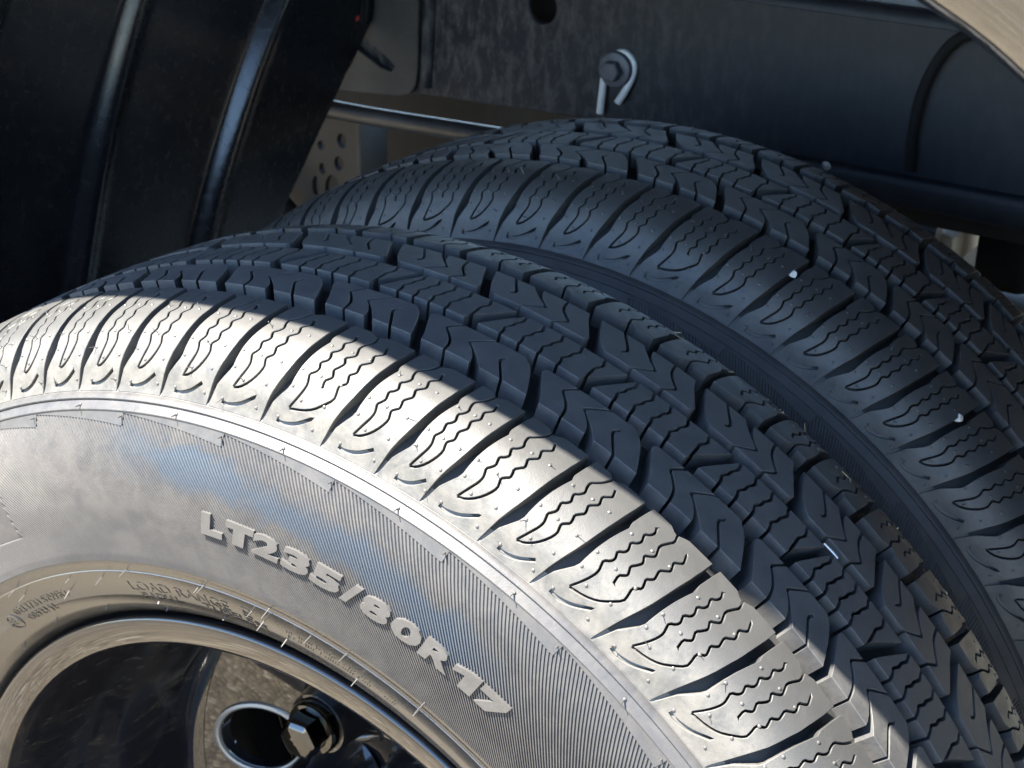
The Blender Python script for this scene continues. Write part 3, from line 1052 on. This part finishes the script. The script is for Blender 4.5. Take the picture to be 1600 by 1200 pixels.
PRESS = [(.1253, 148.3), (.1127, 155.7), (.1014, 163.0), (.0926, 164.3), (.0816, 159.4), (.0702, 146.7)]
HOLE_A, HOLE_R = 174.5, 151.0
def make_rim(parent, full):
    rim = link('rim', lathe(rim_profile(), 300), M_GLOSS, parent, 50)
    me = rim.data
    me.materials.append(M_BARREL)
    k = len(rim_profile())
    idx = []
    for i in range(300):
        for q in range(k - 1):
            idx.append(1 if 13 <= q <= 22 else 0)
    me.polygons.foreach_set('material_index', idx)
    outer_prof = [(-.0800, .2300), (-.078, .2245), (-.05, .2200), (.0, .2140), (.06, .214), (.075, .222), (.08, .232), (.076, .232), (.07, .205), (.061, .188)]
    link('rim_barrel', lathe(outer_prof, 160), M_DARK, rim, 50)
    if not full:
        return rim
    # disc with hand holes
    cone_y = lambda rho: np.interp(rho, [.0, .08, .107, .187], [.1085, .108, .098, .0600])
    def dmap(P, d):
        rho = np.hypot(P[:, 0], P[:, 1]) * 1e-3
        yy = cone_y(rho)
        return np.stack([P[:, 0] * 1e-3, yy + d * 1e-3, P[:, 1] * 1e-3], 1)
    circ = lambda cx, cz, rr, n: np.array([(cx + rr * math.cos(2 * math.pi * i / n), cz + rr * math.sin(2 * math.pi * i / n)) for i in range(n)])
    holes = []
    hc = []
    for i in range(4):
        a = R(HOLE_A + 90 * i)
        c = (HOLE_R * math.cos(a), HOLE_R * math.sin(a))
        hc.append((c, a))
        holes.append(circ(*c, 25.0, 40))
    V, F = cut_solid(circ(0, 0, 187.2, 120), [], dmap, lambda P: np.full(len(P), 9.0), 9.0, 0.6, holes)
    link('wheel_disc', mesh(V, F), M_GLOSS, rim, 30)
    for c, a in hc:
        prof = [(0.0040, .0252), (-0.0014, .0256), (-0.0020, .0268), (-0.0010, .0288), (0.0012, .0296)]
        vv, ff = [], []
        n = 40
        for i in range(n):
            q = 2 * math.pi * i / n
            for yy, rr in prof:
                px, pz = c[0] * 1e-3 + rr * math.cos(q), c[1] * 1e-3 + rr * math.sin(q)
                vv.append((px, float(cone_y(math.hypot(px, pz))) - .0006 + yy, pz))
        k = len(prof)
        for i in range(n):
            j = (i + 1) % n
            for q in range(k - 1):
                ff.append((i * k + q, i * k + q + 1, j * k + q + 1, j * k + q))
        link('hand_hole_edge', mesh(vv, ff), M_BARE, rim, 40)
    for i in range(8):
        a = R(141.5 + 45 * i)
        cx, cz = .106 * math.cos(a), .106 * math.sin(a)
        def ring_lathe(prof, n=28, hexed=False):
            vv, ff = [], []
            k = len(prof)
            for m_ in range(n):
                q = 2 * math.pi * m_ / n
                for yy, rr in prof:
                    s = 1.0
                    if hexed and rr > .006:
                        w = (q % (math.pi / 3)) - math.pi / 6
                        s = math.cos(math.pi / 6) / math.cos(w)
                    vv.append((cx + rr * s * math.cos(q), yy, cz + rr * s * math.sin(q)))
            for m_ in range(n):
                j = (m_ + 1) % n
                for q in range(k - 1):
                    ff.append((m_ * k + q, j * k + q, j * k + q + 1, m_ * k + q + 1))
            return mesh(vv, ff)
        boss = [(.104, .036), (.096, .029), (.086, .0245), (.060, .0215), (.053, .0205), (.0525, .012)]
        link('lug_boss', ring_lathe(boss), M_GLOSS, rim, 40)
        nut_wash = [(.0530, .0185), (.0480, .0182), (.0455, .0170), (.0450, .0135)]
        nt_ = link('lug_nut', ring_lathe(nut_wash), M_CHROME, rim, 40)
        hexp = [(.0455, .0148), (.0345, .0148), (.0322, .0138), (.0306, .0112), (.0300, .0095), (.0298, .0001)]
        hm = ring_lathe(hexp, 36, True)
        nt_.data = nt_.data
        import bmesh
        bm = bmesh.new()
        bm.from_mesh(nt_.data)
        bm.from_mesh(hm)
        bm.to_mesh(nt_.data)
        bm.free()
        nt_.data.set_sharp_from_angle(angle=R(30))
        for p in nt_.data.polygons:
            p.use_smooth = True
    for i in range(4):
        rot = R(90 * i)
        path = []
        for rr, da in PRESS:
            path.append((rr * math.cos(R(da) + rot), float(cone_y(rr)) - .0020, rr * math.sin(R(da) + rot)))
        V, F = tube_vf(smooth_path(path, 6), 0.0042, 10)
        link('pressed_rib', mesh(V, F), M_GLOSS, rim, 60)
    hub = [(.109, .070), (.104, .0640), (.096, .0615), (.080, .0600), (.064, .0580), (.056, .053), (.052, .044), (.050, .03), (.0495, .0005)]
    link('hub_cover', lathe(hub, 120), M_GLOSS, rim, 40)
    return rim
make_rim(wheel, True)
make_rim(wheel_in, False)

# ------------------------------------------------------------------ fender
LIP = [(-.78, .10), (-.74, .26), (-.66, .44), (-.55, .58), (-.42, .680), (-.33, .715), (-.282, .7215), (-.17, .716), (-.085, .7255), (-.042, .718), (.003, .713), (.055, .7065), (.103, .697), (.14, .6868), (.175, .674), (.22, .657), (.27, .637), (.33, .6095), (.36, .592), (.41, .553), (.47, .492), (.54, .39), (.60, .26), (.63, .10)]
lip = smooth_path([(x, 0, z) for x, z in LIP], 5)
fprof = [(0.030, 0.050), (0.006, 0.030), (-0.001, 0.018), (-0.003, 0.008), (0.000, 0.0), (0.006, -0.005), (0.020, -0.008), (0.06, -0.013), (0.12, -0.014), (0.20, -0.006), (0.26, 0.012)]
V, F = [], []
for i, p in enumerate(lip):
    t = (lip[min(i + 1, len(lip) - 1)] - lip[max(i - 1, 0)]).normalized()
    n = Vector((-t.z, 0, t.x))
    for a, b in fprof:
        q = p + n * a
        V.append((q.x, -0.200 + b, q.z))
k = len(fprof)
for i in range(len(lip) - 1):
    for q in range(k - 1):
        F.append((i * k + q, i * k + q + 1, (i + 1) * k + q + 1, (i + 1) * k + q))
fender = link('fender', mesh(V, F), M_FENDER, None, 50)
sol = fender.modifiers.new('thickness', 'SOLIDIFY')
sol.thickness = 0.0012
sol.offset = 1.0
for nm, x0, x1 in (('added_bedside_panel', -2.8, -.80),):
    link(nm, bevel_box(x1 - x0, .012, .80, .004), M_FENDER, fender, 30, (.5 * (x0 + x1), -.196, .38))  # unseen bodywork, added to cut ground bounce coming in from the left
tag(fender, 'glossy dark fender panel mirroring tan gravel, curving over the wheel opening', 'fender')

# ------------------------------------------------------------------ wheel liner
E1 = [(-.12, .30), (.05, .355), (.216, .458), (.272, .498), (.320, .533), (.360, .561), (.392, .585), (.60, .73)]
E2 = [(-.12, .30), (.05, .315), (.231, .361), (.274, .373), (.314, .389), (.374, .415), (.415, .440), (.60, .57)]
E3 = [(-.12, .17), (.05, .185), (.232, .219), (.288, .229), (.341, .241), (.396, .260), (.441, .277), (.60, .35)]
def curve(E, a):
    return np.interp(a, [e[0] for e in E], [e[1] for e in E])
na, ny = 90, 300
zz = np.linspace(-.12, .66, na)
V = np.zeros((na, ny, 3))
kern = np.ones(9) / 9
def smc(v):
    e = np.concatenate([np.full(4, v[0]) + (v[0] - v[1]) * np.arange(4, 0, -1), v, np.full(4, v[-1]) + (v[-1] - v[-2]) * np.arange(1, 5)])
    return np.convolve(e, kern, 'valid')
y1, y2, y3 = smc(curve(E1, zz)), smc(curve(E2, zz)), smc(curve(E3, zz))
for i, z in enumerate(zz):
    yy = np.linspace(-.05, y1[i], ny)
    h = 0.014 * np.exp(-np.abs((yy - y2[i]) / .0085) ** 2.0) + 0.010 * np.exp(-np.abs((yy - y3[i]) / .0105) ** 2.0)
    h += np.where(yy > y2[i], 0.006 * np.clip((yy - y2[i]) / .02, 0, 1), 0)
    h += 0.010 * np.exp(-((yy - y3[i] + .15) / .012) ** 2)
    h += np.where(yy > y1[i] - .004, -0.004, 0)
    lean = 0.12 * (z - .42) if z < .5 else 0.12 * .08 + (z - .5) * 0.5
    V[i, :, 0] = -.42 + lean + h - (0.9 * max(0, .17 - z) ** 1.3)
    V[i, :, 1] = yy
    V[i, :, 2] = z
F = []
for i in range(na - 1):
    for j in range(ny - 1):
        F.append((i * ny + j, (i + 1) * ny + j, (i + 1) * ny + j + 1, i * ny + j + 1))
V = V.reshape(-1, 3)
liner = link('wheel_liner', mesh(V, F), M_LINER, None, 60)
sol = liner.modifiers.new('thickness', 'SOLIDIFY')
sol.thickness = 0.003
sol.offset = -1.0
link('added_liner_wall', bevel_box(.004, .62, .78, .0015), M_LINER, liner, 30, (.64, .24, .40))  # unseen wall on the opposite side, added to block warm bounce light
link('bounce_blocker', bevel_box(.006, .38, .40, .002), M_HOSE, liner, 30, (.648, .36, -.12))  # unseen low panel, added to keep ground bounce off the inboard shoulder
tag(liner, 'black ribbed wheel well liner panel curving down behind both tires', 'wheel liner')

# ------------------------------------------------------------------ truck bed floor above the wheels
bed = link('bed_floor', bevel_box(4.6, 2.0, .03, .004), M_DARK, None, 30, (-.6, .86, .80))
tag(bed, 'dark underside of the truck bed above the wheels', 'truck bed')

# ------------------------------------------------------------------ frame rail
FY = .58
rail = empty('frame_rail', (0, FY, .32))
tag(rail, 'dark dirt-stained steel frame rail with round hole, behind the inner tire', 'frame rail')
def rail_map(P, d):
    return np.stack([P[:, 0] * 1e-3, d * 1e-3, P[:, 1] * 1e-3], 1)
out = [(-800, -30), (-470, -16), (-370, -4), (-210, 1), (0, 1), (900, 3), (900, 118), (-800, 118)]
hole = [(-247 + 13.5 * math.cos(2 * math.pi * i / 32), 89 + 13.5 * math.sin(2 * math.pi * i / 32)) for i in range(32)]
V, F = cut_solid(np.array(out), [], rail_map, lambda P: np.full(len(P), 6.0), 40, 1.2, [np.array(hole)])
link('rail_web', mesh(V, F), M_FRAME, rail, 30)
# rounded top flange
prof = [(0.0, .1165), (.0006, .1205), (.0028, .1245), (.0065, .1272), (.012, .1282), (.075, .1282)]
V, F = [], []
for x in (-.8, -.4, 0, .4, .9):
    for a, b in prof:
        V.append((x, a + .0003, b))
k = len(prof)
for i in range(4):
    for q in range(k - 1):
        F.append((i * k + q, (i + 1) * k + q, (i + 1) * k + q + 1, i * k + q + 1))
link('inner_web', bevel_box(1.7, .006, .11, .002), M_DARK, rail, 30, (.05, .06, .055))
link('top_flange', mesh(V, F), M_FRAME, rail, 50)
# lower stepped flange on the right
prof = [(.004, .004), (-.004, .0035), (-.0065, .0005), (-.0075, -.004), (-.0075, -.017), (-.006, -.0205), (-.002, -.022), (.05, -.022)]
V, F = [], []
xs = [-.06, -.045, -.02, .02, .1, .3, .9]
for x in xs:
    s = min(1, max(0, (x + .06) / .05))
    for a, b in prof:
        V.append((x, a * (0.3 + 0.7 * s) if a < 0.03 else a, b * s + (1 - s) * .003))
k = len(prof)
for i in range(len(xs) - 1):
    for q in range(k - 1):
        F.append((i * k + q, (i + 1) * k + q, (i + 1) * k + q + 1, i * k + q + 1))
link('lower_flange', mesh(V, F), M_FRAME, rail, 50)
me = bevel_box(1.7, .006, .035, .002)
link('lower_strip', me, M_DARK, rail, 30, (.90, .035, -.027))
# bolt with washer
def disc_lathe(prof, n, hexed=False):
    vv, ff = [], []
    k = len(prof)
    for m_ in range(n):
        q = 2 * math.pi * m_ / n
        for yy, rr in prof:
            s = 1.0
            if hexed:
                w = (q % (math.pi / 3)) - math.pi / 6
                s = math.cos(math.pi / 6) / math.cos(w)
            vv.append((rr * s * math.cos(q), yy, rr * s * math.sin(q)))
    for m_ in range(n):
        j = (m_ + 1) % n
        for q in range(k - 1):
            ff.append((m_ * k + q, j * k + q, j * k + q + 1, m_ * k + q + 1))
    return mesh(vv, ff)
washer = link('washer', disc_lathe([(0.004, .0150), (-.006, .0150), (-.0078, .0142), (-.0084, .0125), (-.0084, .004)], 40), M_BOLT, rail, 35, (-.171, -.002, .049))
link('bolt_head', disc_lathe([(-.008, .0088), (-.0150, .0088), (-.0163, .0076), (-.0163, .0001)], 36, True), M_BOLT, washer, 30)
hook = smooth_path([(-.184, -.006, .010), (-.1828, -.006, .026), (-.1815, -.005, .043), (-.176, -.003, .058), (-.166, -.002, .0625), (-.1575, -.002, .056), (-.157, -.003, .045), (-.162, -.005, .032), (-.1675, -.007, .0215)], 6)
V, F = tube_vf(hook, 0.0031, 10)
link('wire_hook', mesh(V, F), M_HOOK, rail, 60)
# weld bead seam and black hose on the web
V, F = tube_vf(smooth_path([(-.358, -.001, .110), (-.360, -.001, .080), (-.361, -.001, .04), (-.364, -.001, .004)], 6), 0.0062, 10)
link('seam_bead', mesh(V, F), M_FRAME, rail, 60)

hose = smooth_path([(.150, FY - .010, .436), (.130, FY - .008, .441), (.108, FY - .0062, .432), (.094, FY - .005, .412), (.086, FY - .005, .386), (.0835, FY - .005, .356), (.085, FY - .006, .329)], 6)
V, F = tube_vf(hose, [0.0042] * len(hose), 12)
h = link('hose', mesh(V, F), M_HOSE, None, 60)
tag(h, 'black rubber hose bent in an arc against the frame rail', 'hose')

# plate at the left end of the rail
plate = empty('bracket_plate', (-.45, FY - .008, .36))
tag(plate, 'dusty grey bracket plate with black slot overlapping the frame rail', 'bracket')
def pl_map(P, d):
    return np.stack([P[:, 0] * 1e-3, d * 1e-3, P[:, 1] * 1e-3], 1)
outp = [(-120, -62), (62, -47), (74, -43), (80, -34), (82, -22), (84, 120), (-120, 120)]
slot = [(4, 6), (12, 8), (52, -16), (58, -21), (54, -26), (42, -24), (6, -6)]
V, F = cut_solid(np.array(outp), [], pl_map, lambda P: np.full(len(P), 5.0), 30, 0.8, [densify(np.array(slot, float), 6)])
link('plate', mesh(V, F), M_PLATE, plate, 30)

wires = empty('wire_connector', (-.425, FY - .02, .385))
tag(wires, 'small black wire connector with a red clip beside the bracket plate', 'connector')
link('connector_body', bevel_box(.026, .016, .022, .003), M_HOSE, wires, 30, (0, 0, .004))
link('red_clip', bevel_box(.008, .006, .006, .0015), M_RED, wires, 30, (.006, -.011, -.002))
V, F = tube_vf(smooth_path([(-.02, 0, -.014), (.0, -.004, -.012), (.012, -.002, -.002), (.010, 0, .03), (.0, 0, .06)], 6), .0028, 8)
link('wire', mesh(V, F), M_HOSE, wires, 60)

# tube running behind the inner tire
V, F = tube_vf(smooth_path([(-.80, .62, .287), (-.66, .63, .283), (-.515, .62, .273), (-.325, .62, .277), (-.22, .62, .280), (.1, .62, .27)], 6), 0.0088, 14)
o = link('support_tube', mesh(V, F), M_ROD, None, 60)
tag(o, 'dark round tube passing below the frame rail behind the inner tire', 'tube')
# perforated bracket deep behind the liner edge
pb = empty('perforated_bracket', (-.53, .66, .20))
tag(pb, 'dusty brown perforated metal bracket seen between liner edge and inner tire', 'bracket')
outp = [(-70, -90), (30, -90), (30, 52), (-70, 46)]
c2 = lambda cx, cz, rx, rz, n=20: np.array([(cx + rx * math.cos(2 * math.pi * i / n), cz + rz * math.sin(2 * math.pi * i / n)) for i in range(n)])
V, F = cut_solid(np.array(outp), [], pl_map, lambda P: np.full(len(P), 6.0), 15, 0.8,
                 [c2(10, 29, 5.5, 7), c2(6, 5, 5.5, 7), c2(-16, 20, 4, 4), c2(-15, -4, 4, 5), c2(-3, -26, 9, 17), c2(-24, -24, 4, 10)])
link('perforated_plate', mesh(V, F), M_BROWN, pb, 30)
link('flange', bevel_box(.006, .045, .15, .002), M_BROWN, pb, 30, (.034, .018, -.02))
V, F = tube_vf([(-.075, -.03, -.015), (-.015, -.02, -.075)], .011, 12)
link('strap', mesh(V, F), M_HOSE, pb, 60)
tank = link('muffler_box', bevel_box(1.3, .30, .30, .05, 4), M_DARK, None, 40, (-.62, 1.02, .13))
tag(tank, 'dark brown dusty box section tank low behind the frame rail', 'tank')
# spring pack seen past the rail on the right
sp = empty('leaf_spring', (.17, .70, .16))
tag(sp, 'tan dusty leaf spring pack and clamp under the frame rail', 'leaf spring')
link('leaf', bevel_box(.9, .07, .012, .003), M_DARK, sp, 30, (0, 0, .035))
link('leaf', bevel_box(.8, .07, .012, .003), M_DARK, sp, 30, (0, 0, .021))
link('leaf', bevel_box(.7, .07, .012, .003), M_DARK, sp, 30, (0, 0, .007))
link('spring_clamp', bevel_box(.022, .09, .030, .006), M_TAN, sp, 30, (-.075, -.01, .084))
link('bump_stop', bevel_box(.05, .06, .07, .012, 3), M_HOSE, sp, 40, (-.03, 0, .085))
link('u_bolt', bevel_box(.014, .014, .12, .006, 3), M_TAN, sp, 40, (.010, -.045, .062))
ax = link('axle_housing', lathe([(.0, .075), (.5, .075), (.62, .12), (1.0, .12), (1.12, .075), (1.5, .075)], 48), M_DARK, None, 40, (0, .40, 0))
tag(ax, 'dark axle tube running inboard from the wheels', 'axle')

# ------------------------------------------------------------------ stones, scraps
def stone(name_label, p, rad, seed, sq=(1, 1, 1), m=None):
    import bmesh
    rad *= 0.78
    bm = bmesh.new()
    bmesh.ops.create_icosphere(bm, subdivisions=2, radius=rad)
    rr = random.Random(seed)
    planes = [Vector((rr.uniform(-1, 1), rr.uniform(-1, 1), rr.uniform(-1, 1))).normalized() for _ in range(9)]
    for v in bm.verts:
        for n in planes:
            d = v.co.dot(n)
            if d > rad * 0.66:
                v.co -= n * (d - rad * 0.66)
        v.co = Vector((v.co.x * sq[0], v.co.y * sq[1], v.co.z * sq[2]))
    me = bpy.data.meshes.new('mesh')
    bm.to_mesh(me)
    bm.free()
    o = link('pebble', me, m or M_PEBBLE, None, 18, p)
    tag(o, name_label, 'pebble')
    return o
def tp(th, y, r, off=0.0):
    return (r * math.cos(R(th)), y + off, r * math.sin(R(th)))
stone('white pebble wedged in the tread groove of the outer tire', tp(66.25, .0245, .4005), .0042, 1)
stone('white pebble in a shoulder groove high on the inner tire', tp(68.75, -.0735, .3975, DUAL), .0034, 2)
stone('pale pebble in a shoulder groove low on the inner tire', tp(51.4, -.0745, .3968, DUAL), .0042, 3, (1, 1, .8))
stone('grey pebble stuck between the inner tire top and the frame rail', tp(76.8, .108, .3900, DUAL), .0044, 4, (1, 1, 1), M_GREYSTONE)
# white plastic scrap caught in the notch
q0 = np.array([(0, 0), (3, -1), (5.5, -5), (6.5, -10), (4.5, -15), (1, -16), (2.2, -10), (1.5, -5)]) * .72
base = np.array(tp(52.45, .0125, .4035))
ex = np.array((math.sin(R(52.0)), 0, -math.cos(R(52.0))))
ez = np.array((-.35 * math.cos(R(52)), .9, -.35 * math.sin(R(52))))
V = []
for lift in (0, .0007):
    for a, b in q0:
        V.append(base + ex * (-b * .001) * .8 + ez * (a * .001) * .7 + np.array((math.cos(R(52)), 0, math.sin(R(52)))) * lift)
n = len(q0)
F = [tuple(range(n))[::-1], tuple(range(n, 2 * n))] + [(i, (i + 1) % n, n + (i + 1) % n, n + i) for i in range(n)]
o = link('plastic_scrap', mesh(V, F), M_SCRAP, None, None)
tag(o, 'curled white plastic scrap caught in the outer tire tread', 'scrap')
# straw bits on the inboard shoulder of the outer tire and specks
parts = []
for i in range(22):
    th = random.uniform(38, 72)
    s = random.uniform(74, 100)
    p = surf(np.array([[(90 - th) * DEG, s]]), np.array([0.0]))[0]
    q = surf(np.array([[(90 - th) * DEG, s]]), np.array([-1.0]))[0]
    nn = Vector(q - p).normalized()
    d = (nn.orthogonal().normalized() * random.uniform(-1, 1) + nn * random.uniform(.0, .25) + Vector((random.uniform(-1, 1), random.uniform(-1, 1), random.uniform(-1, 1))) * .5)
    parts.append(hair_vf(p, d, random.uniform(.002, .006), random.uniform(.0002, .0004)))
V, F = join_vf(parts)
o = link('straw', mesh(V, F), M_STRAW, None, 60)
tag(o, 'dry straw bits stuck between the two tires', 'straw', kind='stuff')
